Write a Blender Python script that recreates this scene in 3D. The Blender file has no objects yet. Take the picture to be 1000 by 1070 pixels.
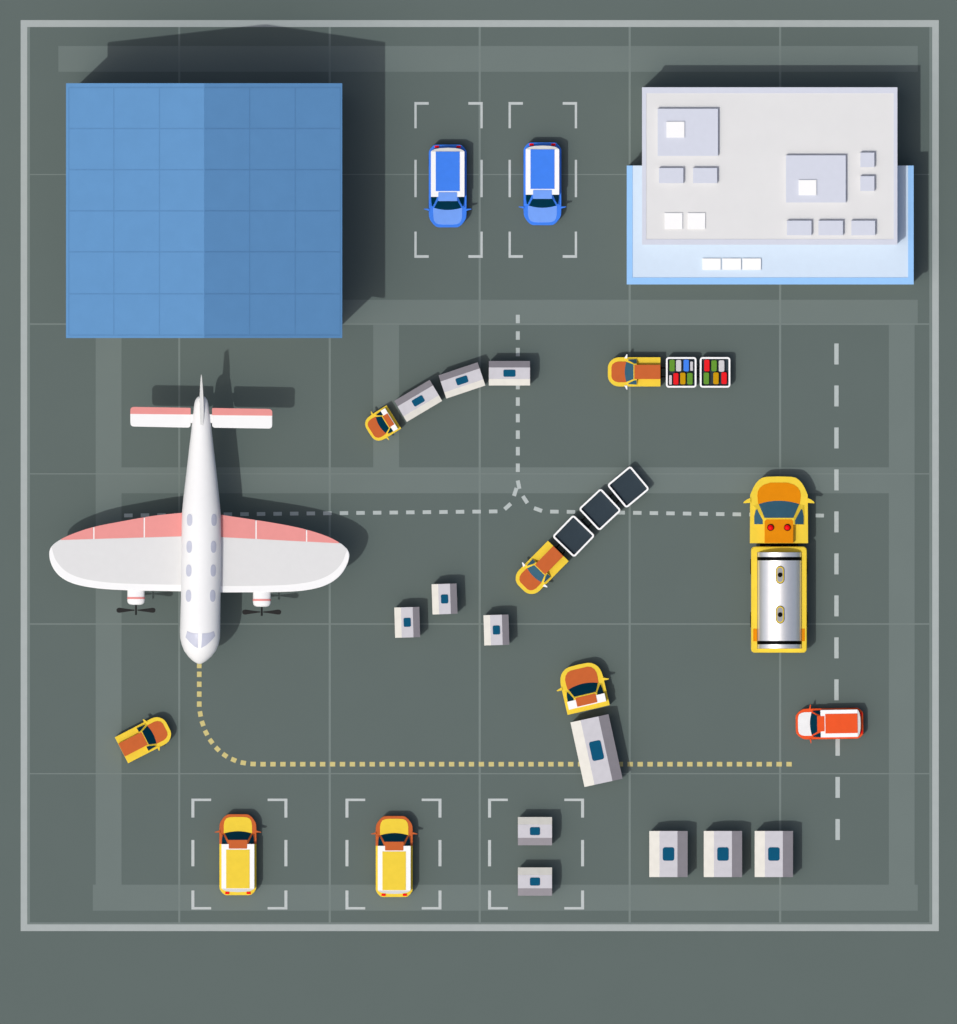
import bpy, bmesh, math, random
from mathutils import Vector, Matrix

SC = bpy.context.scene
COL = SC.collection
S = 0.05                      # metres per drawing unit
def P(px, py): return ((px - 500) * S, (535 - py) * S)

# ------------------------------------------------------------------ camera, sky, sun
cam = bpy.data.objects.new('camera', bpy.data.cameras.new('camera'))
COL.objects.link(cam)
cam.data.type = 'ORTHO'
cam.data.ortho_scale = 53.5
cam.location = (0, 0, 60)
cam.rotation_euler = (0, 0, 0)
cam.data.clip_start = 0.1
cam.data.clip_end = 2000
SC.camera = cam

SUN_EL = math.radians(64)
SH = (0.72, 0.69)             # direction the shadows fall towards (x east, y north)
w = bpy.data.worlds.new('World'); SC.world = w; w.use_nodes = True
nt = w.node_tree
bg = nt.nodes['Background']
sky = nt.nodes.new('ShaderNodeTexSky'); sky.sky_type = 'NISHITA'
sky.sun_disc = False
sky.sun_elevation = SUN_EL
sky.dust_density = 5.6        # pale, slightly hazy sky
sky.sun_rotation = math.atan2(-SH[0], -SH[1])
nt.links.new(sky.outputs[0], bg.inputs[0])
bg.inputs[1].default_value = 0.115
sl = bpy.data.lights.new('sun', 'SUN'); sl.energy = 2.05; sl.angle = math.radians(0.5)
sl.color = (0.99, 1.0, 0.95)
sun = bpy.data.objects.new('sun', sl); COL.objects.link(sun)
d = Vector((SH[0] * math.cos(SUN_EL), SH[1] * math.cos(SUN_EL), -math.sin(SUN_EL)))
sun.rotation_euler = d.to_track_quat('-Z', 'Y').to_euler()
sun.location = (-20, -20, 40)
SC.view_settings.view_transform = 'Standard'
SC.view_settings.look = 'None'
SC.view_settings.gamma = 1
SC.view_settings.exposure = -0.1

# ------------------------------------------------------------------ materials
ILL = 1.22
def lin(h):
    out = []
    for i in (0, 2, 4):
        c = int(h[i:i + 2], 16) / 255
        out.append(c / 12.92 if c <= .04045 else ((c + .055) / 1.055) ** 2.4)
    return out
MATS = {}
def mat(name, hx, rough=.6, metal=0., var=.03, scale=3., spec=.05, k=1.0):
    if name in MATS: return MATS[name]
    m = bpy.data.materials.new(name); m.use_nodes = True
    n = m.node_tree.nodes; L = m.node_tree.links
    b = n['Principled BSDF']
    c = [min(.93, v / ILL * k) for v in lin(hx)]
    tc = n.new('ShaderNodeTexCoord'); no = n.new('ShaderNodeTexNoise')
    no.inputs['Scale'].default_value = scale; no.inputs['Detail'].default_value = 5
    L.new(tc.outputs['Object'], no.inputs['Vector'])
    rp = n.new('ShaderNodeValToRGB')
    rp.color_ramp.elements[0].position = .3; rp.color_ramp.elements[1].position = .7
    rp.color_ramp.elements[0].color = [v * (1 - var) for v in c] + [1]
    rp.color_ramp.elements[1].color = [min(.95, v * (1 + var)) for v in c] + [1]
    L.new(no.outputs[0], rp.inputs[0]); L.new(rp.outputs[0], b.inputs['Base Color'])
    b.inputs['Roughness'].default_value = rough
    b.inputs['Metallic'].default_value = metal
    b.inputs['Specular IOR Level'].default_value = spec
    MATS[name] = m
    return m

# ------------------------------------------------------------------ object helpers
def mesh_obj(name, bm, m, parent=None):
    bmesh.ops.recalc_face_normals(bm, faces=bm.faces)
    me = bpy.data.meshes.new(name); bm.to_mesh(me); bm.free()
    me.materials.append(m)
    o = bpy.data.objects.new(name, me); COL.objects.link(o)
    if parent is not None: o.parent = parent
    return o
def smooth(o, ang=35):
    for p in o.data.polygons: p.use_smooth = True
    o.data.set_sharp_from_angle(angle=math.radians(ang))
    return o
def thing(name, label, cat, loc=(0, 0, 0), rot=0, group=None):
    o = bpy.data.objects.new(name, None); COL.objects.link(o)
    o.empty_display_size = .3
    o.location = (loc[0], loc[1], loc[2] if len(loc) > 2 else 0); o.rotation_euler = (0, 0, math.radians(rot))
    o['label'] = label; o['category'] = cat
    if group: o['group'] = group
    return o
def copy_tree(o, parent=None):
    c = o.copy(); COL.objects.link(c)
    if parent is not None: c.parent = parent
    for ch in list(o.children): copy_tree(ch, c)
    return c
def dup(root, loc, rot, label):
    r = copy_tree(root); r.location = (loc[0], loc[1], 0); r.rotation_euler = (0, 0, math.radians(rot)); r['label'] = label
    return r
def struct(name, bm, m):
    o = mesh_obj(name, bm, m); o['kind'] = 'structure'; return o

# ------------------------------------------------------------------ shape helpers
def solid(bm, poly, top, bottom, bev=0., sub=0, thick=None):
    """Closed solid over a 2-D outline; top may be a number or f(x, y)."""
    f = top if callable(top) else (lambda x, y: top)
    tb = bmesh.new()
    vs = [tb.verts.new((x, y, 0)) for x, y in poly]
    face = tb.faces.new(vs)
    if sub:
        bmesh.ops.triangulate(tb, faces=[face])
        bmesh.ops.subdivide_edges(tb, edges=tb.edges[:], cuts=sub, use_grid_fill=True)
        bmesh.ops.triangulate(tb, faces=tb.faces[:])
    for v in tb.verts: v.co.z = f(v.co.x, v.co.y)
    base = list(tb.verts)
    ret = bmesh.ops.extrude_face_region(tb, geom=tb.faces[:])
    new = [g for g in ret['geom'] if isinstance(g, bmesh.types.BMVert)]
    for v in new:
        v.co.z = (v.co.z - thick) if thick else bottom
    bmesh.ops.recalc_face_normals(tb, faces=tb.faces)
    if bev and not sub:
        bs = set(base)
        es = [e for e in tb.edges if e.verts[0] in bs and e.verts[1] in bs]
        bmesh.ops.bevel(tb, geom=es, offset=bev, segments=2, profile=.6, affect='EDGES', clamp_overlap=True)
    join(bm, tb)
def join(bm, tb, M=None):
    if M is not None: tb.transform(M)
    me = bpy.data.meshes.new('tmp'); tb.to_mesh(me); tb.free()
    bm.from_mesh(me); bpy.data.meshes.remove(me)
def box(bm, x0, y0, z0, x1, y1, z1, bev=0.):
    solid(bm, [(x0, y0), (x1, y0), (x1, y1), (x0, y1)], z1, z0, bev)
def rect(x0, y0, x1, y1): return [(x0, y0), (x1, y0), (x1, y1), (x0, y1)]
def rrect(x0, y0, x1, y1, r, n=5):
    out = []
    for cx, cy, a in ((x1 - r, y1 - r, 0), (x0 + r, y1 - r, 90), (x0 + r, y0 + r, 180), (x1 - r, y0 + r, 270)):
        for i in range(n + 1):
            t = math.radians(a + 90 * i / n); out.append((cx + r * math.cos(t), cy + r * math.sin(t)))
    return out
def mirror(half):
    """half: (v, u) pairs from rear to front on the right -> closed outline as (x, y)"""
    right = [(u, v) for v, u in half]
    left = [(-u, v) for v, u in reversed(half) if abs(u) > 1e-6]
    return right + left
def sc(poly, k): return [(x * k, y * k) for x, y in poly]
def cyl(bm, c, axis, r, length, n=20, r2=None):
    tb = bmesh.new()
    bmesh.ops.create_cone(tb, cap_ends=True, segments=n, radius1=r, radius2=r if r2 is None else r2, depth=length)
    M = Matrix.Translation(c) @ Vector((0, 0, 1)).rotation_difference(Vector(axis)).to_matrix().to_4x4()
    join(bm, tb, M)
def make(name, m, root, poly, top, bottom, bev=0., sub=0, thick=None):
    bm = bmesh.new(); solid(bm, poly, top, bottom, bev, sub, thick)
    return mesh_obj(name, bm, m, root)
def world_poly(pts): return [P(x, y) for x, y in pts]

# ------------------------------------------------------------------ palette
M_GROUND = mat('apron_concrete', '636F6C', .9, var=.011, scale=.35)
M_ROAD = mat('service_road_concrete', '727E7B', .9, var=.015, scale=.4)
M_JOINT = mat('slab_joint', '7A8683', .9, var=.02)
M_LINE = mat('white_ground_paint', 'B9C2C1', .8, var=.03, scale=6)
M_BORDER = mat('grey_ground_paint', 'AEB6B5', .8, var=.02, scale=2)
M_BAY = mat('bay_paint', 'C3CACA', .8, var=.03, scale=6)
M_DOT = mat('yellow_ground_paint', 'D2C585', .8, var=.04, scale=6)
M_YEL = mat('yellow_paint', 'F5D442', .45)
M_ORG = mat('burnt_orange_paint', 'CC6633', .45)
M_AMB = mat('amber_paint', 'E88D00', .45)
M_RORG = mat('bright_orange_paint', 'F15A29', .45)
M_BLU = mat('blue_paint', '4285F4', .45)
M_LBLU = mat('pale_blue_paint', '77A6FB', .45)
M_WHT = mat('white_paint', 'FFFFFF', .5, var=.01)
M_PGRY = mat('pale_grey_paint', 'DADAD8', .5)
M_GLS = mat('dark_teal_glass', '003549', .15, spec=.08, var=.05)
M_GLS2 = mat('steel_blue_glass', '3C6478', .15, spec=.08, var=.05)
M_RED = mat('red_lens', 'FF1018', .25)
M_BLK = mat('black_rubber', '141414', .8)
M_BLKP = mat('black_paint', '050505', .5)
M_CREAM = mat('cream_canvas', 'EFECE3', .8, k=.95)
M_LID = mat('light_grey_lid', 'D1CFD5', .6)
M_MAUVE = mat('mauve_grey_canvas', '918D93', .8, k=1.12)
M_HATCH = mat('petrol_blue_hatch', '005577', .4)
M_BED = mat('slate_bed', '36424B', .8)
M_STEEL = mat('tank_steel', 'F4F4F4', .34, metal=.7, var=.015, k=1.1)
M_HGRY = mat('hatch_grey', 'A6A6A6', .5)

# ------------------------------------------------------------------ ground, roads, markings
bm = bmesh.new(); g = 400
vs = [bm.verts.new((x, y, 0)) for x, y in ((-g, -g), (g, -g), (g, g), (-g, g))]; bm.faces.new(vs)
struct('ground', bm, M_GROUND)

def sheet(bm, pts, z):
    bm.faces.new([bm.verts.new((x, y, z)) for x, y in world_poly(pts)])
def sheet_rect(bm, x0, y0, x1, y1, z): sheet(bm, [(x0, y1), (x1, y1), (x1, y0), (x0, y0)], z)

for r in ((61, 48, 959, 75), (110, 313.2, 959, 339.6), (127, 488.3, 928.8, 515.4), (97, 924.4, 959, 951.6),
          (100, 339.6, 127, 924.4), (928.8, 339.6, 955.7, 924.4), (390, 339.6, 417, 488.3)):
    bm = bmesh.new(); sheet_rect(bm, *r, .004); struct('road', bm, M_ROAD)

bm = bmesh.new()
for x, wd in ((30, 2.6), (187.3, 2.1), (344.6, 2.3), (501.3, 2.3), (658, 2.3), (815.2, 2.3), (972.4, 2.6)):
    sheet_rect(bm, x - wd / 2, 28.2, x + wd / 2, 965.6, .008)
struct('ground_line', bm, M_JOINT)
bm = bmesh.new()
for y, wd in ((182.3, 1.1), (338.6, 1.6), (495.1, 1.2), (652, 1.6), (808.4, 1.3), (964.7, 1.8)):
    sheet_rect(bm, 31, y - wd / 2, 971, y + wd / 2, .010)
struct('ground_line', bm, M_JOINT)
bm = bmesh.new()
for r in ((21.6, 21, 981, 28.2), (21.6, 965.8, 981, 972.9), (21.6, 28.2, 28.5, 965.8), (974, 28.2, 981, 965.8)):
    sheet_rect(bm, *r, .012)
struct('ground_line', bm, M_BORDER)

def dash(bm, cx, cy, ang, ln, wd, z=.014):
    a = math.radians(ang); c, s = math.cos(a), math.sin(a)
    sheet(bm, [(cx + u * c - v * s, cy + u * s + v * c) for u, v in
               ((-ln / 2, wd / 2), (ln / 2, wd / 2), (ln / 2, -wd / 2), (-ln / 2, -wd / 2))], z)
# Y-shaped dashed guide line
bm = bmesh.new()
for k in range(10): dash(bm, 541.1, 333.3 + 17.27 * k, 90, 8.8, 4.1)
for x, y, a in ((541.9, 506.4, 78), (548.7, 522.0, 57), (562.2, 532.4, 20)): dash(bm, x, y, a, 8.8, 4.1, .0145)
for k in range(17): dash(bm, 579.3 + 17.33 * k, 534.6 + .255 * k, .8, 8.8, 3.9)
for x, y, a in ((538.4, 514.0, 108), (530.5, 529.2, 138)): dash(bm, x, y, a, 8.8, 4.1, .0150)
for k in range(23): dash(bm, 515.4 - 17.33 * k, 534.4 + .19 * k, -.6, 8.8, 3.9)
struct('road_marking', bm, M_LINE)
# yellow dotted nose-wheel line
bm = bmesh.new()
for y in (695.4, 704.6, 715, 725.3, 735.7): dash(bm, 208.2, y, 90, 5.6, 4.8)
for x, y, a in ((209.3, 746, 80), (211.7, 756, 70), (215.4, 765.7, 62), (220.6, 774.6, 54), (227.2, 782.6, 45),
                (235.1, 789.2, 35), (244.2, 794, 23), (254.2, 797.1, 10), (264.5, 798.3, 2)):
    dash(bm, x, y, a, 5.6, 4.8)
for k in range(54): dash(bm, 274.9 + 10.37 * k, 798.5, 0, 5.6, 4.8)
struct('road_marking', bm, M_DOT)
# long dashed lane line
bm = bmesh.new()
for k in range(9):
    y = 358.9 + 43.87 * k
    sheet_rect(bm, 871.8, y, 876.3, y + 21.9, .014)
for y in (767.8, 811.8, 855.8): sheet_rect(bm, 873, y, 877.6, y + 21.9, .014)
struct('road_marking', bm, M_LINE)
def bay(x0, y0, x1, y1, ax, ay, m0, m1, wv, wh):
    bm = bmesh.new()
    for xa, xb, xh0, xh1 in ((x0, x0 + wv, x0 + wv, x0 + ax), (x1 - wv, x1, x1 - ax, x1 - wv)):
        sheet_rect(bm, xa, y0, xb, y0 + ay, .013); sheet_rect(bm, xa, y1 - ay, xb, y1, .013)
        sheet_rect(bm, xa, m0, xb, m1, .013)
        sheet_rect(bm, xh0, y0, xh1, y0 + wh, .013); sheet_rect(bm, xh0, y1 - wh, xh1, y1, .013)
    struct('pavement_marking', bm, M_BAY)
bay(433, 106.6, 504.4, 269.4, 15, 27.4, 167, 206, 2.4, 2.8)
bay(531.4, 106.6, 603, 269.4, 15, 27.4, 167, 206, 2.4, 2.8)
for x0 in (200, 361, 510):
    bay(x0, 834.5, x0 + 100.3, 950.3, 20.6, 19.8, 877.7, 905.2, 3.1, 2.5)

# ------------------------------------------------------------------ hangar
def hangar():
    x0, y1 = P(69, 87); x1, y0 = P(357.6, 353.2)
    xm = P(213.2, 0)[0]; cx, cy = xm, (y0 + y1) / 2
    r = thing('hangar', 'large hangar with a blue gabled sheet roof', 'hangar', (cx, cy))
    x0 -= cx; x1 -= cx; y0 -= cy; y1 -= cy
    ze, zr, t = 6.4, 9.2, .22
    mw = mat('hangar_wall_sheet', '8FA3B5', .7); ml = mat('blue_roof_sheet', '669ACD', .55, var=.02, scale=1.2, k=ROOFK)
    ms = mat('roof_seam_blue', '669ACD', .6, k=.89 * ROOFK)
    ins = .35
    zt = lambda x: zr - (zr - ze) * abs(x) / (x1 if x > 0 else -x0) - t - .02
    bm = bmesh.new()
    prof = [(x0 + ins, 0), (x1 - ins, 0), (x1 - ins, zt(x1 - ins)), (0, zt(0)), (x0 + ins, zt(x0 + ins))]
    a = [bm.verts.new((x, y0 + ins, z)) for x, z in prof]; b = [bm.verts.new((x, y1 - ins, z)) for x, z in prof]
    bm.faces.new(a); bm.faces.new(b[::-1])
    for i in range(5): bm.faces.new((a[i], b[i], b[(i + 1) % 5], a[(i + 1) % 5]))
    mesh_obj('wall', bm, mw, r)
    for s, xe in ((-1, x0), (1, x1)):
        bm = bmesh.new()
        c = [(0, y0, zr), (0, y1, zr), (xe, y1, ze), (xe, y0, ze)]
        up = [bm.verts.new(p) for p in c]; dn = [bm.verts.new((p[0], p[1], p[2] - t)) for p in c]
        bm.faces.new(up); bm.faces.new(dn[::-1])
        for i in range(4): bm.faces.new((up[i], up[(i + 1) % 4], dn[(i + 1) % 4], dn[i]))
        rp = mesh_obj('roof_panel', bm, ml, r)
        z = lambda x: zr - (zr - ze) * abs(x) / abs(xe)
        bm = bmesh.new()
        ys = [P(0, v)[1] - cy for v in (91.6, 134.5, 177.5, 220.6, 263.4, 307.3, 350.4)]
        xs = [P(v, 0)[0] - cx for v in ((71.8, 118.8, 166.5) if s < 0 else (260.7, 308.4, 355.4))]
        xa, xb = min(xs[0], xs[-1]), max(xs[0], xs[-1])
        lo, hi = (xa, -.04) if s < 0 else (.04, xb)
        for y in ys: solid(bm, rect(lo, y - .03, hi, y + .03), lambda x, yy: z(x) + .014, 0, thick=.05)
        for x in xs: solid(bm, rect(x - .026, ys[-1], x + .026, ys[0]), lambda xx, yy: z(xx) + .011, 0, thick=.05)
        mesh_obj('seam', bm, ms, rp)
    md = mat('hangar_door_sheet', 'C4CCD2', .6)
    for i in range(4):
        xa = -5.2 + 2.6 * i
        dr = bmesh.new(); box(dr, xa + .02, y0 + ins - (.12 if i % 2 else .2), .02, xa + 2.58, y0 + ins - (.02 if i % 2 else .1), 5.0)
        o = mesh_obj('door', dr, md, r)
    bm = bmesh.new(); box(bm, -5.4, y0 + ins - .24, 5.0, 5.4, y0 + ins - .002, 5.25); mesh_obj('door_rail', bm, mw, r)
ROOFK = .94
hangar()

# ------------------------------------------------------------------ terminal
def terminal():
    cx, cy = P(805, 195)
    r = thing('terminal_building', 'white flat roofed terminal with a pale blue lower wing and rooftop boxes', 'building', (cx, cy))
    def L(px, py): p = P(px, py); return (p[0] - cx, p[1] - cy)
    def lr(x0, y0, x1, y1): a = L(x0, y1); b = L(x1, y0); return rect(a[0], a[1], b[0], b[1])
    m_low = mat('pale_blue_roof', 'D4E5F7', .7, var=.012); m_rim = mat('sky_blue_trim', '9BCCFE', .6, var=.015)
    m_roof = mat('light_grey_roof', 'E5E5E5', .8, var=.012, scale=1.); m_par = mat('lavender_trim', 'D7DBE8', .7, var=.012)
    m_wall = mat('white_render', 'E8E8E6', .8); m_sky = mat('white_skylight', 'FFFFFF', .3, var=.01)
    zl, zu = 2.2, 3.45
    # lower wing: walls, trim, roof deck
    lw = make('lower_wing', m_wall, r, lr(656, 173.4, 953.6, 295.8), zl - .1, 0)
    bm = bmesh.new()
    for q in ((654.9, 173, 661, 297.2), (948.9, 173, 954.7, 297.2), (661, 290, 948.9, 297.2)):
        solid(bm, lr(*q), zl, zl - .35)
    mesh_obj('roof_trim', bm, m_rim, lw)
    make('roof_deck', m_low, lw, lr(661, 173, 948.9, 290), zl - .03, zl - .2)
    # main block
    mb = make('main_block', m_wall, r, lr(671.4, 92, 937.2, 255.2), zu - .12, 0)
    bm = bmesh.new()
    for q in ((670.9, 91.2, 675.2, 255.7), (933.8, 91.2, 937.7, 255.7), (675.2, 91.2, 933.8, 97.5), (675.2, 250, 933.8, 255.7)):
        solid(bm, lr(*q), zu, zu - .4)
    mesh_obj('parapet', bm, m_par, mb)
    make('roof_deck', m_roof, mb, lr(675.2, 97.5, 933.8, 250), zu - .025, zu - .3)
    zd = zu - .03
    for q, s in (((687.2, 113.6, 750.2, 162.9), (696.3, 127, 715.3, 143.7)), ((821.3, 162.3, 883.7, 211.6), (834.5, 188, 853.2, 204))):
        ph = make('roof_plant_room', m_par, r, lr(*q), zd + .30, zd - .05)
        make('skylight', m_sky, ph, lr(*s), zd + .30 + .1, zd + .25, .012)
    for q in ((688.6, 175.5, 714.1, 191.4), (724.2, 175.5, 749.4, 191.4), (899, 159.4, 913.7, 174.6), (899, 184, 913.7, 199.6),
              (822.3, 230.5, 848, 245.8), (855.2, 230.5, 880.9, 245.8), (889.6, 230.5, 914.5, 245.8)):
        make('vent_box', m_par, r, lr(*q), zd + .32, zd - .05, .012)
    for q in ((694.5, 222.5, 713.2, 239.3), (718.5, 222.5, 737, 239.3)):
        make('skylight', m_sky, r, lr(*q), zd + .1, zd - .05, .012)
    for q in ((734, 270, 753.1, 282), (754.8, 270, 774.4, 282), (775.8, 270, 795.2, 282)):
        make('skylight', m_sky, r, lr(*q), zl - .03 + .14, zl - .1, .012)
    # glazing on the walls of the lower wing and a door
    mg = mat('window_glass', '3A5A70', .1, spec=.5); mf = mat('window_frame_white', 'F0F0F0', .5)
    xa, ya = L(656, 295.8); xb, yb = L(954.3, 173.4)
    n = 9; step = (xb - xa - 1.0) / n
    for i in range(n):
        x = xa + .5 + step * i
        if i == 4:
            bm = bmesh.new(); box(bm, x + .1, ya - .05, .02, x + step - .1, ya + .05, 2.0); dr = mesh_obj('door', bm, mf, r)
            for k in range(2):
                bm = bmesh.new(); box(bm, x + .2 + k * (step / 2 - .12), ya - .065, .15, x + step / 2 - .04 + k * (step / 2 - .12), ya - .04, 1.9); mesh_obj('pane', bm, mg, dr)
        else:
            bm = bmesh.new(); box(bm, x + .1, ya - .04, .7, x + step - .1, ya + .04, 1.95); fr = mesh_obj('window', bm, mf, r)
            bm = bmesh.new(); box(bm, x + .17, ya - .055, .77, x + step - .17, ya - .03, 1.88); mesh_obj('pane', bm, mg, fr)
terminal()

# ------------------------------------------------------------------ vehicles
def wheels(root, u, vs, r=.3, wd=.2, name='wheel'):
    for s in (-1, 1):
        for v in vs:
            bm = bmesh.new(); cyl(bm, (s * (u - wd / 2 + .006), v, r), (1, 0, 0), r, wd, 24)
            cyl(bm, (s * (u + .004), v, r), (1, 0, 0), r * .55, .016, 16)
            smooth(mesh_obj(name, bm, M_BLK, root), 40)
def cab_shape(root, k, ub, ur, v0, vr, vb0, bul, zb, zt, m_body, m_glass, shield, side, name='cab'):
    """Sloped greenhouse with its windscreen and two side windows; returns the cab object."""
    vb = lambda u: vb0 + bul * max(0, 1 - (u / ub) ** 2)
    def z(x, y):
        u, v = abs(x) / k, y / k
        a = min((ub - u) / (ub - ur), (vb(u) - v) / (vb(u) - vr), 1)
        return zb + (zt - zb) * max(0, a)
    n = 8; bm = bmesh.new()
    us = [1 - 2 * i / n for i in range(n + 1)]
    low = [(ub, v0)] + [(ub * t, vb(ub * t)) for t in us] + [(-ub, v0)]
    top = [(ur, v0)] + [(ur * t, vr) for t in us] + [(-ur, v0)]
    A = [bm.verts.new((x * k, y * k, zb - .06)) for x, y in low]
    B = [bm.verts.new((x * k, y * k, zb)) for x, y in low]
    C = [bm.verts.new((x * k, y * k, zt)) for x, y in top]
    N = len(A)
    for i in range(N):
        j = (i + 1) % N
        bm.faces.new((A[i], A[j], B[j], B[i])); bm.faces.new((B[i], B[j], C[j], C[i]))
    bm.faces.new(C); bm.faces.new(A[::-1])
    cab = mesh_obj(name, bm, m_body, root)
    zz = lambda x, y: z(x, y) + .014
    make('windscreen', m_glass, cab, sc(shield, k), zz, 0, sub=3, thick=.03)
    for s in (1, -1):
        pts = [(s * u * k, v * k) for v, u in side]
        make('side_window', m_glass, cab, pts if s > 0 else pts[::-1], zz, 0, sub=2, thick=.03)
    return cab
def shield_poly(vr, ur, ve, ue, vm, n=8):
    out = [(-ur, vr), (ur, vr)]
    for i in range(n + 1):
        t = 1 - 2 * i / n; out.append((ue * t, ve + (vm - ve) * (1 - t * t)))
    return out
def mirrors(root, k, pts, m, z0, z1):
    for s in (1, -1):
        p = [(s * u * k, v * k) for v, u in pts]
        make('wing_mirror', m, root, p if s > 0 else p[::-1], z1, z0, .008)

VAN_OUT = mirror([(0, 12.5), (.6, 14.5), (3, 17.2), (6.2, 19.3), (8, 19.75), (40, 19.75), (71, 19.75), (75.4, 19.5), (78, 18.7), (80.2, 17.4), (83.3, 15.0), (85.5, 12.4), (86.3, 10.5), (86.5, 8), (86.5, 0.001)])
def van(label, rear, heading, k0, c_front, c_rear, c_hood, c_roof, c_panel, group):
    k = S * k0
    r = thing('van', label, 'van', P(*rear), heading - 90, group)
    zb, zt = .88 * k0, 1.36 * k0
    make('body', c_rear, r, sc(VAN_OUT, k), zb, .2, .03)
    if c_front is not c_rear:
        # the front third of the bodywork is painted differently: a thin shell over the body
        half = [(54.6, 19.85), (71, 19.85), (75.4, 19.6), (78, 18.8), (80.2, 17.5), (83.3, 15.1), (85.5, 12.5), (86.4, 10.6), (86.6, 8), (86.6, .001)]
        make('front_body', c_front, r, sc(mirror(half), k), zb + .006, .21, .03)
    crescent = [(17.6, 7.6), (-17.6, 7.6), (-16.5, 6.2), (-13.5, 4.7), (-8, 3.7), (0, 3.3), (8, 3.7), (13.5, 4.7), (16.5, 6.2)]
    make('rear_spoiler', M_PGRY, r, sc(crescent, k), zt - .05, zb - .05)
    box_ = make('cargo_box', M_WHT, r, sc([(-17.5, 7.1), (17.5, 7.1), (17.5, 54.6), (-17.5, 54.6)], k), zt - .02, zb - .05)
    make('roof_panel', c_panel, box_, sc(rect(-12.6, 7.3, 12.5, 48.6), k), zt, zt - .06)
    cab = cab_shape(r, k, 18.0, 10.2, 54.7, 58.8, 65.4, 3.1, zb + .01, zt - .02, c_front, M_GLS,
              shield_poly(59.0, 10.3, 66.1, 14.2, 68.3),
              [(54.6, 17.3), (54.6, 10.9), (64.6, 15.3), (64.2, 16.4), (60, 17.1)])
    make('roof_panel', c_roof, cab, sc(rrect(-9.8, 49.7, 9.8, 59, .8), k), zt + .005, zt - .08)
    hood = [(-15.1, 66), (15.1, 66), (15.1, 75), (14.3, 79.2), (12.4, 82), (9.5, 83.2), (5, 83.6), (-5, 83.6), (-9.5, 83.2), (-12.4, 82), (-14.3, 79.2), (-15.1, 75)]
    make('bonnet', c_hood, r, sc(hood, k), zb + .022, zb - .05, .008)
    for s in (1, -1):
        a, b = (9.2, 13.6)
        p = [(s * a * k, 1.1 * k), (s * b * k, 1.1 * k), (s * b * k, 3.5 * k), (s * a * k, 3.5 * k)]
        make('tail_light', M_RED, r, p if s > 0 else p[::-1], zb + .05, zb - .1, .01)
    mirrors(r, k, [(69.4, 19), (67.6, 24.9), (66.9, 24.6), (67.0, 19)], c_front, zb - .12, zb + .06)
    wheels(r, 19.75 * k, (17 * k, 64 * k), .3 * k0 + .02)
    return r

G = 'vans'
van('blue and white van in the parking bay nearest the blue hangar', (467.8, 151.1), 270, 1.0, M_BLU, M_BLU, M_LBLU, M_LBLU, M_BLU, 'blue vans parked in the bracketed bays')
van('blue and white van in the parking bay nearer the white terminal', (566.8, 148.8), 270, 1.0, M_BLU, M_BLU, M_LBLU, M_LBLU, M_BLU, 'blue vans parked in the bracketed bays')
van('yellow van with orange nose, parked in the bay farthest from the grey carts', (248.6, 935.4), 90, .978, M_ORG, M_YEL, M_YEL, M_ORG, M_YEL, 'yellow vans parked in the bracketed bays')
van('yellow van with orange nose, in the middle bay next to the carts in brackets', (411.9, 937.3), 90, .978, M_ORG, M_YEL, M_YEL, M_ORG, M_YEL, 'yellow vans parked in the bracketed bays')
van('small bright orange van with white bonnet driving across the long dashed line', (902, 755.6), 180.9, .815, M_RORG, M_RORG, mat('off_white_bonnet', 'F4F4F4'), M_RORG, M_RORG, None)

PICK_OUT = mirror([(0, 15.25), (43, 15.25), (46, 14.9), (48.8, 13.9), (51.2, 12.1), (53.2, 9.8), (54.4, 7.4), (54.9, 5), (55, .001)])
def pickup(label, rear, heading, m_glass, m_mirror):
    k = S; r = thing('pickup_truck', label, 'pickup truck', P(*rear), heading - 90, 'yellow and orange airport pickups')
    zb, zt = .88, 1.2
    make('body', M_YEL, r, sc(PICK_OUT, k), zb, .2, .025)
    cab_shape(r, k, 14.3, 8.0, 24.6, 28.0, 35.0, 2.3, zb + .01, zt, M_YEL, m_glass, shield_poly(28.2, 7.6, 35.7, 10.5, 37.3),
              [(24.9, 13.3), (24.9, 8.7), (27.5, 9.0), (33.8, 12.0), (33.6, 12.8)])
    make('bed_cover', M_ORG, r, sc(rect(-7.5, .15, 7.4, 27.3), k), zt + .012, zb - .05)
    hood = [(-10.8, 34), (10.8, 34), (10.9, 44), (9.9, 47.6), (7.8, 50.2), (5, 51.2), (-5, 51.2), (-7.8, 50.2), (-9.9, 47.6), (-10.9, 44)]
    make('bonnet', M_ORG, r, sc(hood, k), zb + .022, zb - .05, .008)
    mirrors(r, k, [(37.8, 14.2), (35.4, 18.5), (34.5, 18.3), (34.6, 14.2)], m_mirror, zb - .1, zb + .06)
    wheels(r, 15.25 * k, (10 * k, 38 * k), .27, .18)
    return r
pickup('yellow pickup with orange bed, alone beside the yellow dotted line', (126.9, 784.0), 27.2, M_GLS, M_YEL)
pickup('yellow pickup with white mirrors towing the two trailers of suitcases', (690.1, 388.6), 180, M_GLS2, M_WHT)
pickup('yellow pickup with white mirrors towing the three empty dark trailers', (583.4, 575.7), 225.4, M_GLS2, M_WHT)

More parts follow.
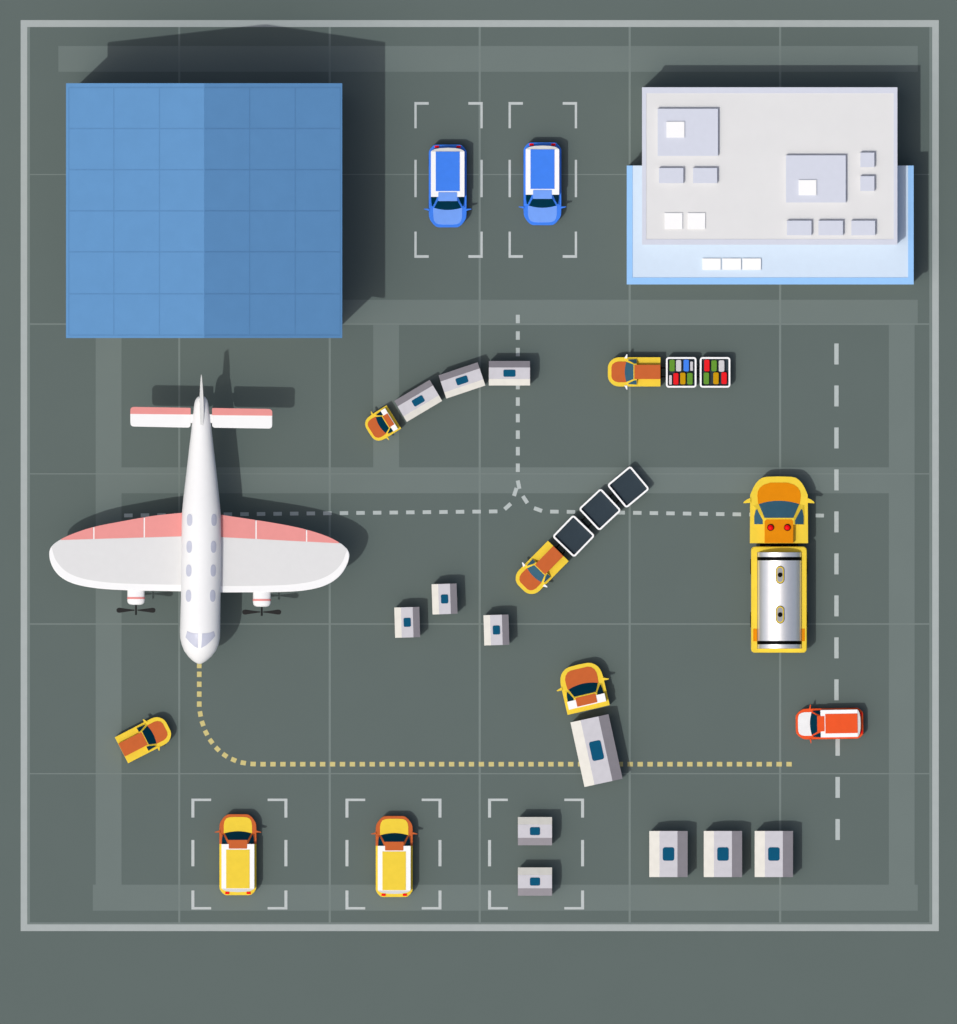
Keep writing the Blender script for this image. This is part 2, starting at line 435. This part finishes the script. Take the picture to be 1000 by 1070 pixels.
TUG_OUT = mirror([(0, 22.6), (30, 22.6), (35, 22.2), (38.5, 21.4), (42, 19.8), (45, 17.2), (47.2, 13.8), (48.3, 10), (48.7, .001)])
def tug(label, rear, heading, k0):
    k = S * k0
    r = thing('tow_tractor', label, 'tow tractor', P(*rear), heading - 90, 'short yellow tow tractors')
    zb, zt = .95 * (k0 * .6 + .4), 1.4 * (k0 * .6 + .4)
    make('body', M_YEL, r, sc(TUG_OUT, k), zb, .18, .025)
    bx = make('rear_housing', M_WHT, r, sc(rect(-20, 4.9, 20, 13.4), k), zt - .02, zb - .05)
    cab = cab_shape(r, k, 20.0, 11.9, 13.5, 15.9, 24.0, 4.3, zb + .01, zt - .015, M_YEL, M_GLS, shield_poly(16.8, 11.4, 25.5, 15.8, 28.3),
              [(13.5, 19.4), (13.5, 12.7), (15.6, 12.7), (23.2, 17.4), (22.4, 18.3), (19, 19.1)])
    make('roof_panel', M_ORG, cab, sc(rrect(-10.8, 5.9, 10.8, 15.4, .8), k), zt + .004, zt - .08)
    hood = [(-16.3, 23), (16.3, 23), (17, 31), (16.9, 36), (15.6, 40), (12.6, 43.2), (9, 44.4), (-9, 44.4), (-12.6, 43.2), (-15.6, 40), (-16.9, 36), (-17, 31)]
    make('bonnet', M_ORG, r, sc(hood, k), zb + .022, zb - .05, .008)
    mirrors(r, k, [(29.6, 22), (27.4, 28), (26.4, 27.6), (26.4, 22)], M_YEL, zb - .1, zb + .06)
    wheels(r, 22.4 * k, (9 * k, 29 * k), .28 * (k0 * .5 + .5), .2 * k0 + .05)
    return r
tug('small yellow tow tractor pulling the curved train of three grey carts', (411.6, 435.6), 212.2, .635)
tug('larger yellow tow tractor pulling one long grey cart', (615.1, 741.9), 103.1, 1.0)

# ------------------------------------------------------------------ fuel truck
def fuel_truck():
    k = S; c = (813.95, 567.6)
    r = thing('fuel_truck', 'big yellow tanker truck with a steel tank and two red roof beacons', 'fuel truck', P(*c), 0)
    zb, zt = 1.2, 1.6
    half = [(0, 30.4), (50.4, 30.1), (54, 28.6), (58, 26.8), (62.5, 24.2), (66, 21), (68.4, 17.5), (69.4, 13), (69.8, .001)]
    make('cab_body', M_YEL, r, sc(mirror(half), k), zb, .35, .03)
    cab = cab_shape(r, k, 26.6, 15.6, 19.4, 26.0, 39.3, 5.2, zb + .01, zt, M_YEL, M_GLS2, shield_poly(26.5, 15.0, 40.9, 21.2, 44.4),
              [(19.8, 25.8), (19.8, 16.9), (24.0, 16.9), (35.6, 23.0), (34.8, 24.4), (28, 25.9)], 'cab')
    rp = make('roof_panel', M_AMB, cab, sc(rrect(-15, -.0, 14.9, 24.9, .4) if False else [(-15, .3), (14.9, .3), (14.9, 23), (13, 24.9), (-13, 24.9), (-15, 23)], k), zt + .012, zb - .05)
    hood = [(-21.6, 39), (21.6, 39), (22.8, 49.5), (22.2, 54), (19.8, 58), (16, 61), (9, 63.3), (-9, 63.3), (-16, 61), (-20, 58), (-22.2, 54), (-22.6, 49.5)]
    make('bonnet', M_AMB, r, sc(hood, k), zb + .022, zb - .05, .008)
    mirrors(r, k, [(47.4, 29.5), (46, 33), (43.8, 36.2), (42.4, 37.2), (41.7, 37), (42.2, 29.5)], M_YEL, zb - .12, zb + .08)
    for x in (-8.75, 8.75):
        bm = bmesh.new(); cyl(bm, (x * k, 16.4 * k, zt + .04), (0, 0, 1), 3.6 * k, .06, 24)
        ring = mesh_obj('beacon', bm, M_BLKP, r)
        bm = bmesh.new()
        bmesh.ops.create_uvsphere(bm, u_segments=20, v_segments=10, radius=1)
        bm.transform(Matrix.Translation((x * k, 16.4 * k, zt + .06)) @ Matrix.Diagonal((2.95 * k, 2.95 * k, .09, 1)))
        smooth(mesh_obj('beacon_lens', bm, M_RED, ring), 80)
    # chassis behind the cab
    bm = bmesh.new()
    for x0, x1 in ((-20, -14), (13, 20)): box(bm, x0 * k, -4.5 * k, .7, x1 * k, .6 * k, .86)
    box(bm, -14 * k, -2.0 * k, .72, 13 * k, -.2 * k, .84)
    box(bm, -9 * k, -112 * k, .35, 9 * k, 10 * k, .68)
    mesh_obj('chassis', bm, M_BLKP, r)
    # tank frame (rounded rectangle ring)
    Y = lambda py: (567.6 - py) * k
    X = lambda px: (px - 813.95) * k
    out = rrect(X(784.8), Y(682), X(843.1), Y(571.1), 4 * k, 5)
    inn = rrect(X(791.2), Y(677.8), X(837.9), Y(577.1), .02 * k, 5)
    bm = bmesh.new(); rings = []
    for pts, z in ((out, .75), (out, 1.36), (sc_in(out, inn, .12), 1.4), (inn, 1.4), (inn, .75)):
        rings.append([bm.verts.new((x, y, z)) for x, y in pts])
    n = len(out)
    for a in range(5):
        A, B = rings[a], rings[(a + 1) % 5]
        for i in range(n): bm.faces.new((A[i], A[(i + 1) % n], B[(i + 1) % n], B[i]))
    fr = mesh_obj('tank_frame', bm, M_YEL, r)
    for xa, xb in ((787, 791.1), (838, 840.9)):
        make('side_marker', M_AMB, fr, rect(X(xa), Y(670), X(xb), Y(657)), 1.425, 1.3)
    # tank: closed elliptical drum
    cx, rx, rz, zc = X(814.55), 23.2 * k, .85, 1.28
    def drum(y0, y1, grow=0., n=48):
        bm = bmesh.new()
        ra = [[bm.verts.new((cx + (rx + grow * .2) * math.cos(2 * math.pi * i / n), y, zc + (rz + grow) * math.sin(2 * math.pi * i / n))) for i in range(n)] for y in (y0, y1)]
        bm.faces.new(ra[0]); bm.faces.new(ra[1][::-1])
        for i in range(n): bm.faces.new((ra[0][i], ra[0][(i + 1) % n], ra[1][(i + 1) % n], ra[1][i]))
        return bm
    tank = smooth(mesh_obj('tank', drum(Y(677.6), Y(577.2)), M_STEEL, r), 40)
    for a, b in ((585.6, 582.0), (673.3, 669.7)):
        smooth(mesh_obj('tank_band', drum(Y(a), Y(b), .015), M_BLKP, tank), 40)
    zt2 = zc + rz
    for cy in (600.7, 642.3):
        x, y = X(815.1), Y(cy)
        def caps(ru, hv): return rrect(x - ru * k, y - hv * k, x + ru * k, y + hv * k, ru * k * .999, 8)
        h = make('tank_hatch', M_BLKP, r, caps(4.4, 9.3), zt2 + .05, zt2 - .1)
        make('hatch_rim', M_YEL, h, caps(3.8, 8.7), zt2 + .06, zt2)
        make('hatch_lid', M_HGRY, h, caps(2.9, 7.6), zt2 + .07, zt2)
        bm = bmesh.new(); cyl(bm, (x, y, zt2 + .08), (0, 0, 1), 2.45 * k, .05, 20); mesh_obj('hatch_cap', bm, M_BLKP, h)
    for ys in ((592, ), (647.5, )):
        wheels(r, 29.9 * k, (Y(ys[0]),), .4, .3)
    wheels(r, 30.0 * k, (40 * k,), .4, .3)
def sc_in(a, b, t): return [(p[0] + (q[0] - p[0]) * t, p[1] + (q[1] - p[1]) * t) for p, q in zip(a, b)]
fuel_truck()

# ------------------------------------------------------------------ covered baggage carts
def cart(label, c, rot, W, L, hatch, group, h=1.38):
    r = thing('baggage_cart', label, 'baggage cart', P(*c), rot, group)
    w_, l_ = W * S / 2, L * S / 2
    a = .47 * w_
    z0, z1 = h - .14 * W / 30, h + .08
    make('body', M_LID, r, rect(-w_ + .02, -l_ + .02, w_ - .02, l_ - .02), z0 - .03, .28)
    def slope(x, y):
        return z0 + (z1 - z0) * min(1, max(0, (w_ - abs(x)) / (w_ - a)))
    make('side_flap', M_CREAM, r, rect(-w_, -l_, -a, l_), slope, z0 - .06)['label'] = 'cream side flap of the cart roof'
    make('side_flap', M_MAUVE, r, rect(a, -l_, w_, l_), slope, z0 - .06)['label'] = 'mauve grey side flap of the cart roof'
    make('lid', M_LID, r, rect(-a, -l_, a, l_), z1 + .003, z0 - .06)
    hu, hv = hatch[0] * S / 2, hatch[1] * S / 2
    make('hatch', M_HATCH, r, rrect(-hu, -hv, hu, hv, min(hu, hv) * .38), z1 + .03, z1 - .03, .006)
    rw = .2
    for sx in (-1, 1):
        for sy in (-1, 1):
            bm = bmesh.new(); cyl(bm, (sx * (w_ - .14), sy * (l_ - .32), rw), (1, 0, 0), rw, .12, 20)
            cyl(bm, (sx * (w_ - .075), sy * (l_ - .32), rw), (1, 0, 0), .09, .02, 12)
            smooth(mesh_obj('wheel', bm, M_BLK, r), 40)
    bm = bmesh.new(); box(bm, -w_ + .25, -l_ + .2, .16, w_ - .25, l_ - .2, .285); mesh_obj('chassis', bm, M_BLK, r)
    return r
g1 = 'covered carts coupled behind the small tow tractor'
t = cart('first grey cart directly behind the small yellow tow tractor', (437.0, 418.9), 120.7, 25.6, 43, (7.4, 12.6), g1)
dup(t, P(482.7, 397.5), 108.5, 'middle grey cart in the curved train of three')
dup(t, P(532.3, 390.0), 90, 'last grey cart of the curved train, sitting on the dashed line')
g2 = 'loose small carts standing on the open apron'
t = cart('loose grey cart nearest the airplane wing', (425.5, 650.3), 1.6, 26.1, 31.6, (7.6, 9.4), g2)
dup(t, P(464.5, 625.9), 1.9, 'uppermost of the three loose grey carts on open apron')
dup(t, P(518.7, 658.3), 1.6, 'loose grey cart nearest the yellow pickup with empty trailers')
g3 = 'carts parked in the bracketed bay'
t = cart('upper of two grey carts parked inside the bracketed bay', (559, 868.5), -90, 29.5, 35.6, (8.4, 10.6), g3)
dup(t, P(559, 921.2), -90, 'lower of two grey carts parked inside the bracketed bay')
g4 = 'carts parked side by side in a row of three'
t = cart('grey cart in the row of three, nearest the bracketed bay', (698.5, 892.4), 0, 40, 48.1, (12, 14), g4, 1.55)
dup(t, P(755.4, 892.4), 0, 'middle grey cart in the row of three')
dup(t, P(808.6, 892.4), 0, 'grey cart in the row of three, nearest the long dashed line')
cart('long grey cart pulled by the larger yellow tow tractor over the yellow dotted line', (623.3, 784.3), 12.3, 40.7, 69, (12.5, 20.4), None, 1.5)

# ------------------------------------------------------------------ flat trailers
def trailer(label, c, heading, group, side=31.9):
    r = thing('luggage_trailer', label, 'luggage trailer', P(*c), heading - 90, group)
    h = side * S / 2; k = S
    make('bed', M_BED, r, rrect(-h + .05, -h + .05, h - .05, h - .05, 2 * k), .6, .38)
    out = rrect(-h, -h, h, h, 3.0 * k); t = 1.85 * k
    inn = rrect(-h + t, -h + t, h - t, h - t, 1.2 * k)
    bm = bmesh.new(); rings = []
    for pts, z in ((out, .45), (out, .82), (inn, .82), (inn, .45)):
        rings.append([bm.verts.new((x, y, z)) for x, y in pts])
    n = len(out)
    for a in range(4):
        A, B = rings[a], rings[(a + 1) % 4]
        for i in range(n): bm.faces.new((A[i], A[(i + 1) % n], B[(i + 1) % n], B[i]))
    mesh_obj('rail', bm, M_WHT, r)
    bm = bmesh.new()
    for x in (-4.6, 4.6): box(bm, (x - .75) * k, h - .1, .40, (x + .75) * k, h + 5.6 * k, .5)
    box(bm, -6.2 * k, h + 4.6 * k, .41, 6.2 * k, h + 6.0 * k, .49)
    mesh_obj('drawbar', bm, M_BLKP, r)
    for sx in (-1, 1):
        for sy in (-1, 1):
            bm = bmesh.new(); cyl(bm, (sx * (h - .16), sy * (h - .35), .2), (1, 0, 0), .2, .12, 20)
            smooth(mesh_obj('wheel', bm, M_BLK, r), 40)
    return r
ga = 'empty dark flat trailers coupled behind a pickup'
t = trailer('empty slate trailer with white rail, directly behind the yellow pickup', (599.4, 560.2), 226.0, ga)
for c, hd, lb in (((626.9, 532.5), 223.1, 'middle one of the three empty slate trailers'),
                  ((656.5, 508.9), 219.8, 'last empty slate trailer, farthest from its pickup, on the pale road')):
    dup(t, P(*c), hd - 90, lb)
gb = 'white railed trailers loaded with suitcases'
t = trailer('white railed trailer of eight suitcases, right behind the pickup', (711.8, 389.1), 180, gb)
t['label'] = 'white railed trailer loaded with eight suitcases, coupled to the pickup'
dup(t, P(747.2, 389.1), 90, 'white railed trailer loaded with six suitcases, last behind the pickup')

# ------------------------------------------------------------------ suitcases
M_SG = mat('green_suitcase', '669933', .5); M_SW = mat('pale_grey_suitcase', 'D2D0D3', .5); M_SB = mat('blue_suitcase', '4285F4', .5)
M_SR = mat('red_suitcase', 'EE1C24', .5); M_SY = mat('mustard_suitcase', 'CC9900', .5)
def suitcase(q, m, label, group):
    x0, y0, x1, y1 = [v / 11.765 for v in q]
    cx, cy = 690 + (x0 + x1) / 2, 360 + (y0 + y1) / 2
    hw, hl = (x1 - x0) / 2 * S, (y1 - y0) / 2 * S
    r = thing('suitcase', label, 'suitcase', (*P(cx, cy), .6), 0, group)
    make('shell', m, r, rrect(-hw, -hl, hw, hl, hw * .55, 4), .22, .0, .03)
    bm = bmesh.new()
    for x in (-.045, .045): box(bm, x - .008, hl - .01, .1, x + .008, hl + .035, .12)
    box(bm, -.053, hl + .03, .1, .053, hl + .046, .12)
    mesh_obj('handle', bm, M_BLKP, r)
A, B = 'suitcases on the trailer next to the pickup', 'suitcases on the last trailer'
for q, m, lb in (((112, 185, 178, 330), M_SG, 'green suitcase at the upper corner next to the pickup on the eight case trailer'),
                 ((192, 188, 258, 330), M_SW, 'wide pale grey suitcase between green and blue cases'),
                 ((285, 185, 353, 330), M_SB, 'blue suitcase, the only blue one on the trailers'),
                 ((367, 208, 402, 322), M_SW, 'narrow pale grey suitcase beside the blue suitcase'),
                 ((107, 375, 143, 493), M_SW, 'narrow pale grey suitcase beside a red suitcase'),
                 ((160, 350, 224, 493), M_SR, 'red suitcase between the narrow grey and mustard cases'),
                 ((244, 345, 310, 490), M_SY, 'mustard suitcase between red and green cases on the eight case trailer'),
                 ((329, 347, 398, 492), M_SG, 'green suitcase beside the mustard one, below the blue suitcase')):
    suitcase(q, m, lb, A)
for q, m, lb in (((540, 185, 606, 330), M_SR, 'red suitcase above a green one on the six case trailer'),
                 ((627, 192, 695, 330), M_SG, 'green suitcase between the red and the pale grey case'),
                 ((718, 192, 788, 335), M_SW, 'pale grey suitcase, the only grey one on the six case trailer'),
                 ((533, 342, 600, 488), M_SG, 'green suitcase in the lower row of the six case trailer'),
                 ((650, 342, 718, 488), M_SY, 'mustard suitcase on the six case trailer'),
                 ((751, 340, 818, 486), M_SR, 'red suitcase at the far lower corner of the six case trailer')):
    suitcase(q, m, lb, B)

# ------------------------------------------------------------------ airplane
def airplane():
    c = (210, 560); cx, cy = P(*c)
    r = thing('airplane', 'white twin propeller airplane with pink wing flaps, in front of the hangar', 'airplane', (cx, cy))
    L = lambda px, py: ((px - c[0]) * S, (c[1] - py) * S)
    LP = lambda pts: [L(*p) for p in pts]
    mw = mat('airplane_white', 'FCFCFC', .4, var=.008); mg = mat('wing_grey', 'E4E4E4', .5, var=.01)
    mp = mat('flap_pink', 'EE9B97', .5, var=.015); mwin = mat('lilac_window', 'C9CCDC', .25, spec=.2, k=1.06)
    mfin = mat('fin_grey', 'DCDDDC', .5); mprop = mat('propeller_black', '2B2B2B', .5); mst = mat('gear_grey', '8A8F92', .4, metal=.5)
    zf = 2.65
    # (y, left, right, centre height, vertical radius factor)
    secs = [(413.6, 208.8, 211.8, 2.95, 1), (415, 206, 214.6, 2.94, 1), (418, 204, 216.7, 2.92, 1), (422, 203, 217.7, 2.9, 1), (430, 202, 218.8, 2.87, 1),
            (450, 199.8, 221.3, 2.8, 1), (470, 197.4, 223.5, 2.74, 1), (500, 194, 227, 2.68, 1), (520, 191.6, 229.1, zf, 1), (535, 190.2, 230.5, zf, 1),
            (550, 189.8, 231, zf, 1), (575, 189.6, 231.1, zf, 1), (600, 189.3, 230.8, zf, 1), (620, 189, 230.4, zf, 1), (645, 188.4, 230.2, zf, 1),
            (660, 188, 230.1, zf - .01, 1), (667, 188.3, 229.8, zf - .03, 1), (673, 189.6, 228.6, zf - .05, 1), (680, 192.4, 225.7, zf - .09, 1),
            (686, 196.7, 221, zf - .13, 1), (690, 200.8, 216.4, zf - .16, 1), (692.5, 204.4, 212.6, zf - .18, 1), (693.7, 207.3, 209.5, zf - .19, 1)]
    up = .4                       # stands high on its gear
    secs = [(y, a, b, z + up, f) for y, a, b, z, f in secs]
    n = 40; bm = bmesh.new(); rings = []
    for y, a, b, z, f in secs:
        mx, rr = (a + b) / 2, (b - a) / 2 * S
        x0, y0 = L(mx, y)
        rings.append([bm.verts.new((x0 + rr * math.cos(2 * math.pi * i / n), y0, z + rr * f * math.sin(2 * math.pi * i / n))) for i in range(n)])
    for A, B in zip(rings, rings[1:]):
        for i in range(n): bm.faces.new((A[i], A[(i + 1) % n], B[(i + 1) % n], B[i]))
    bm.faces.new(rings[0]); bm.faces.new(rings[-1][::-1])
    fus = smooth(mesh_obj('fuselage', bm, mw, r), 50)
    def fz(x, y):
        py = c[1] - y / S; px = c[0] + x / S
        for s0, s1 in zip(secs, secs[1:]):
            if s0[0] <= py <= s1[0]:
                t = (py - s0[0]) / (s1[0] - s0[0])
                a = s0[1] + (s1[1] - s0[1]) * t; b = s0[2] + (s1[2] - s0[2]) * t; z = s0[3] + (s1[3] - s0[3]) * t
                rr = (b - a) / 2; u = px - (a + b) / 2
                return z + math.sqrt(max(0, rr * rr - u * u)) * S
        return zf
    fzz = lambda x, y: fz(x, y) + .02
    for y, xl, xr in ((543.3, 198.1, 223.6), (571.4, 197.7, 223.1), (596.2, 197.2, 222.8), (622.6, 196.9, 222.2)):
        for x in (xl, xr):
            ov = [(x + 2.85 * math.copysign(abs(math.cos(t)) ** .8, math.cos(t)), y + 6.3 * math.copysign(abs(math.sin(t)) ** .8, math.sin(t))) for t in (2 * math.pi * (i + .5) / 24 for i in range(24))]
            make('window', mwin, fus, LP(ov)[::-1], fzz, 0, sub=2, thick=.03)
    z1 = lambda pts: [L(170 + x / 11.89, 620 + y / 11.89) for x, y in pts]
    for hi_, lo in (([(305, 468), (345, 488), (390, 497), (437, 500)], [(283, 545), (340, 612), (395, 662), (437, 680)]),
                   ([(490, 500), (545, 496), (595, 486), (632, 468)], [(478, 680), (540, 646), (600, 592), (652, 530)])):
        bm = bmesh.new(); grid = []
        def along(q, t):
            t *= len(q) - 1; i = min(int(t), len(q) - 2); f = t - i
            return (q[i][0] + (q[i + 1][0] - q[i][0]) * f, q[i][1] + (q[i + 1][1] - q[i][1]) * f)
        for dz in (.022, -.03):
            g_ = []
            for a in range(10):
                u, l = along(hi_, a / 9), along(lo, a / 9); row = []
                for b in range(10):
                    x, y = L(170 + (u[0] + (l[0] - u[0]) * b / 9) / 11.89, 620 + (u[1] + (l[1] - u[1]) * b / 9) / 11.89)
                    row.append(bm.verts.new((x, y, fz(x, y) + dz)))
                g_.append(row)
            for a in range(9):
                for b in range(9): bm.faces.new((g_[a][b], g_[a + 1][b], g_[a + 1][b + 1], g_[a][b + 1]))
            grid.append(g_)
        T, U = grid
        rim = [(a, 0) for a in range(10)] + [(9, b) for b in range(1, 10)] + [(a, 9) for a in range(8, -1, -1)] + [(0, b) for b in range(8, 0, -1)]
        for p, q in zip(rim, rim[1:] + rim[:1]): bm.faces.new((T[p[0]][p[1]], T[q[0]][q[1]], U[q[0]][q[1]], U[p[0]][p[1]]))
        mesh_obj('cockpit_window', bm, mwin, fus)
    # wings
    zw = 2.48 + up
    lt = [(190, 536), (166, 538.2), (148, 541), (126.4, 545), (97.6, 550.4), (76, 557.6), (61.6, 564.3)]
    lr_ = [(55, 569.3), (52.2, 573.3), (51.2, 578.5), (52.2, 586.4), (56.2, 595.4), (63.4, 603.5), (76, 610.2), (97.6, 614.7), (130, 617), (190, 617.9)]
    rt = [(230.5, 538), (266.5, 543.3), (295, 547.9), (320.3, 553.2), (342.5, 560.4), (356.4, 567.8)]
    rr_ = [(362.3, 572.8), (364.8, 577.2), (365.3, 582), (362.5, 591.2), (355.8, 601.7), (344.4, 610.2), (329.2, 615.5), (304.5, 618.8), (230.5, 619.1)]
    li = [(190, 560.5), (61.6, 564.5), (54, 571.6), (55.2, 577), (58, 586), (68.8, 598.1), (86.8, 605.3), (115.6, 609.3), (148, 610.4), (190, 611.2)]
    ri = [(230.5, 561.3), (356.4, 568), (363, 574), (361.6, 577), (357.7, 588.4), (348.2, 598.8), (333, 606.4), (310.2, 610.6), (281.7, 612.1), (230.5, 612.5)]
    def soft(q, it=2):
        for _ in range(it):
            o = [q[0]]
            for a, b in zip(q, q[1:]):
                o += [(a[0] * .75 + b[0] * .25, a[1] * .75 + b[1] * .25), (a[0] * .25 + b[0] * .75, a[1] * .25 + b[1] * .75)]
            q = o + [q[-1]]
        return q
    lall = soft(lt + lr_); rall = soft(rt + rr_)
    il = max(i for i, p in enumerate(lall) if p[1] < 564.4); ir = max(i for i, p in enumerate(rall) if p[1] < 567.9 and p[0] < 357)
    lt, lr_ = lall[:il + 1], lall[il + 1:]; rt, rr_ = rall[:ir + 1], rall[ir + 1:]
    li = li[:2] + soft(li[2:]); ri = ri[:2] + soft(ri[2:])
    for side, top_, rest, inner, cuts, xin in ((-1, lt, lr_, li, (98, 150.7), 206), (1, rt, rr_, ri, (267.5, 320.3), 214)):
        full = [(xin, top_[0][1])] + top_ + rest + [(xin, rest[-1][1])]
        poly = LP(full)
        w_ = make('wing', mw, r, poly, zw, zw - .2, .05)
        ip = LP([(xin, inner[0][1])] + inner + [(xin, inner[-1][1])])
        make('wing_skin', mg, w_, ip, zw + .012, zw - .05)
        # flaps: three pink panels between the trailing edge and the hinge line
        hinge = lambda x: (560.5 + (190 - x) / 128.4 * 3.9) if side < 0 else (561.3 + (x - 230.5) / 125.9 * 6.6)
        def edge(x):
            pts = sorted(top_)
            for p, q in zip(pts, pts[1:]):
                if p[0] <= x <= q[0]: return p[1] + (q[1] - p[1]) * (x - p[0]) / (q[0] - p[0])
            return pts[0][1] if x < pts[0][0] else pts[-1][1]
        tip = top_[-1][0]; root_ = xin
        bounds = ([(tip, cuts[0] - .7), (cuts[0] + .7, cuts[1] - .7), (cuts[1] + .7, root_)] if side < 0 else
                  [(root_, cuts[0] - .7), (cuts[0] + .7, cuts[1] - .7), (cuts[1] + .7, tip)])
        for a, b in bounds:
            xs = [a] + [p[0] for p in sorted(top_) if a + 1 < p[0] < b - 1] + [b]
            ups = [(x, edge(x) - .1) for x in xs]; dn = [(x, hinge(x) - .1) for x in reversed(xs)]
            pts = ups + dn
            if abs(ups[0][1] - dn[-1][1]) < .4: pts = ups + dn[:-1]
            if abs(ups[-1][1] - dn[0][1]) < .4: pts = ups + dn[1:]
            make('flap', mp, w_, LP(pts)[::-1], zw + .02, zw - .1)
    # engines and propellers
    for x0, x1, ya, yb, yband, xp, yp in ((133, 151.2, 606, 632, 624.9, 142.1, 637.6), (264.3, 282.9, 608, 634, 626.9, 273.5, 639.5)):
        xm = (x0 + x1) / 2; rad = (x1 - x0) / 2 * S
        prof = [(ya - 16, .45), (ya, .9), (ya + 8, 1), (yb - 4, 1), (yb - 2, .93), (yb - .7, .78), (yb, .5)]
        bm = bmesh.new(); n2 = 24; rg = []
        for y, f in prof:
            px, py = L(xm, y); rg.append([bm.verts.new((px + rad * f * math.cos(2 * math.pi * i / n2), py, zw - .31 + rad * .6 * f * math.sin(2 * math.pi * i / n2))) for i in range(n2)])
        for A, B in zip(rg, rg[1:]):
            for i in range(n2): bm.faces.new((A[i], A[(i + 1) % n2], B[(i + 1) % n2], B[i]))
        bm.faces.new(rg[0]); bm.faces.new(rg[-1][::-1])
        e = smooth(mesh_obj('engine', bm, mw, r), 45)
        bm = bmesh.new(); rg = []
        for y in (yband - 1.1, yband + 1.1):
            px, py = L(xm, y); rg.append([bm.verts.new((px + (rad + .012) * math.cos(2 * math.pi * i / n2), py, zw - .31 + (rad * .6 + .012) * math.sin(2 * math.pi * i / n2))) for i in range(n2)])
        for i in range(n2): bm.faces.new((rg[0][i], rg[0][(i + 1) % n2], rg[1][(i + 1) % n2], rg[1][i]))
        bm.faces.new(rg[0]); bm.faces.new(rg[1][::-1])
        smooth(mesh_obj('band', bm, mp, e), 45)
        px, py = L(xp, (yb + 642) / 2)
        zp = zw - .31
        bm = bmesh.new(); cyl(bm, (px, py - .02, zp), (0, 1, 0), .05, (yp + 3.8 - yb + 1) * S, 12)
        pr = smooth(mesh_obj('propeller', bm, mprop, r), 40)
        hx, hy = L(xp, yp)
        for s in (1, -1):
            pts = [(1.5, -.6), (4, -.8), (12, -1.9), (17, -2.7), (19, -2.5), (20.3, -1.2), (20.4, 1.0), (19, 2.3), (17, 2.6), (12, 1.8), (4, .8), (1.5, .6)]
            p = [(hx + s * u * S, hy + v * S) for u, v in pts]
            make('blade', mprop, pr, p if s > 0 else p[::-1], zp + .04, zp - .04, .015)
    # tail
    zs = 2.98 + up
    for pts, pk in (([(136.2, 425.1), (199.2, 426.2), (199.2, 446.9), (136.2, 445.6)], [(136.2, 425.1), (199.2, 426.2), (199.2, 433.2), (136.2, 432.5)]),
                    ([(221.6, 426.3), (284.5, 427.4), (284.5, 447.9), (221.6, 446.9)], [(221.6, 426.3), (284.5, 427.4), (284.5, 434.4), (221.6, 433.8)])):
        def rnd(q, rs):
            out = []
            for i in range(4):
                p0, p1, p2 = Vector(q[i - 1]), Vector(q[i]), Vector(q[(i + 1) % 4])
                a = (p0 - p1).normalized(); b = (p2 - p1).normalized(); rr = rs[i]
                if rr == 0: out.append(tuple(p1)); continue
                for j in range(6):
                    t = j / 5; out.append(tuple(p1 + a * rr * (1 - t) ** 2 + b * rr * t ** 2))
            return out
        left = pts[0][0] < 200
        rs = (4, 3.5, 3.5, 4) if left else (3.5, 4, 4, 3.5)
        rp = (4, 1.2, 0, 0) if left else (1.2, 4, 0, 0)
        xs_ = (197, 205) if left else (216, 224)
        make('tail_spar', mw, r, LP([(xs_[0], 433), (xs_[1], 433), (xs_[1], 442), (xs_[0], 442)])[::-1], zs - .03, zs - .11)
        st = make('tailplane', mw, r, LP(rnd(pts, rs))[::-1], zs, zs - .14, .03)
        make('elevator', mp, st, LP(rnd(pk, rp))[::-1], zs + .012, zs - .1)
    spine = [(391.5, .25), (396, .9), (403, 1.5), (412, 2.1), (422, 2.5), (432, 2.5), (442, 2.1), (450, 1.4), (458, .3)]
    bm = bmesh.new()
    top = lambda y: up + (3.6 if y < 412 else 3.6 - (y - 412) / 46 * .4)
    A, B = [], []
    pts = [(210.3 + (y - 391.5) * .016 + hw, y) for y, hw in spine] + [(210.3 + (y - 391.5) * .016 - hw, y) for y, hw in reversed(spine)]
    lo = [bm.verts.new((*L(x, y), up + (2.95 if y > 412 else 3.1))) for x, y in pts]
    hi = [bm.verts.new((*L(210.4 + (x - 210.4) * .8, y), top(y))) for x, y in pts]
    N = len(pts)
    for i in range(N): bm.faces.new((lo[i], lo[(i + 1) % N], hi[(i + 1) % N], hi[i]))
    bm.faces.new(lo); bm.faces.new(hi[::-1])
    smooth(mesh_obj('tail_fin', bm, mfin, r), 40)
    # landing gear
    for x, y, ztop in ((208.8, 665, 2.0 + up), (160, 585, 2.4 + up), (258, 585, 2.4 + up)):
        px, py = L(x, y)
        bm = bmesh.new(); cyl(bm, (px, py, (ztop + .25) / 2), (0, 0, 1), .07, ztop - .25, 12); gl = mesh_obj('landing_gear', bm, mst, r)
        bm = bmesh.new()
        for s in (-.13, .13): cyl(bm, (px + s, py, .3), (1, 0, 0), .3, .14, 20)
        cyl(bm, (px, py, .3), (1, 0, 0), .06, .3, 10)
        smooth(mesh_obj('wheel', bm, M_BLK, gl), 40)
airplane()
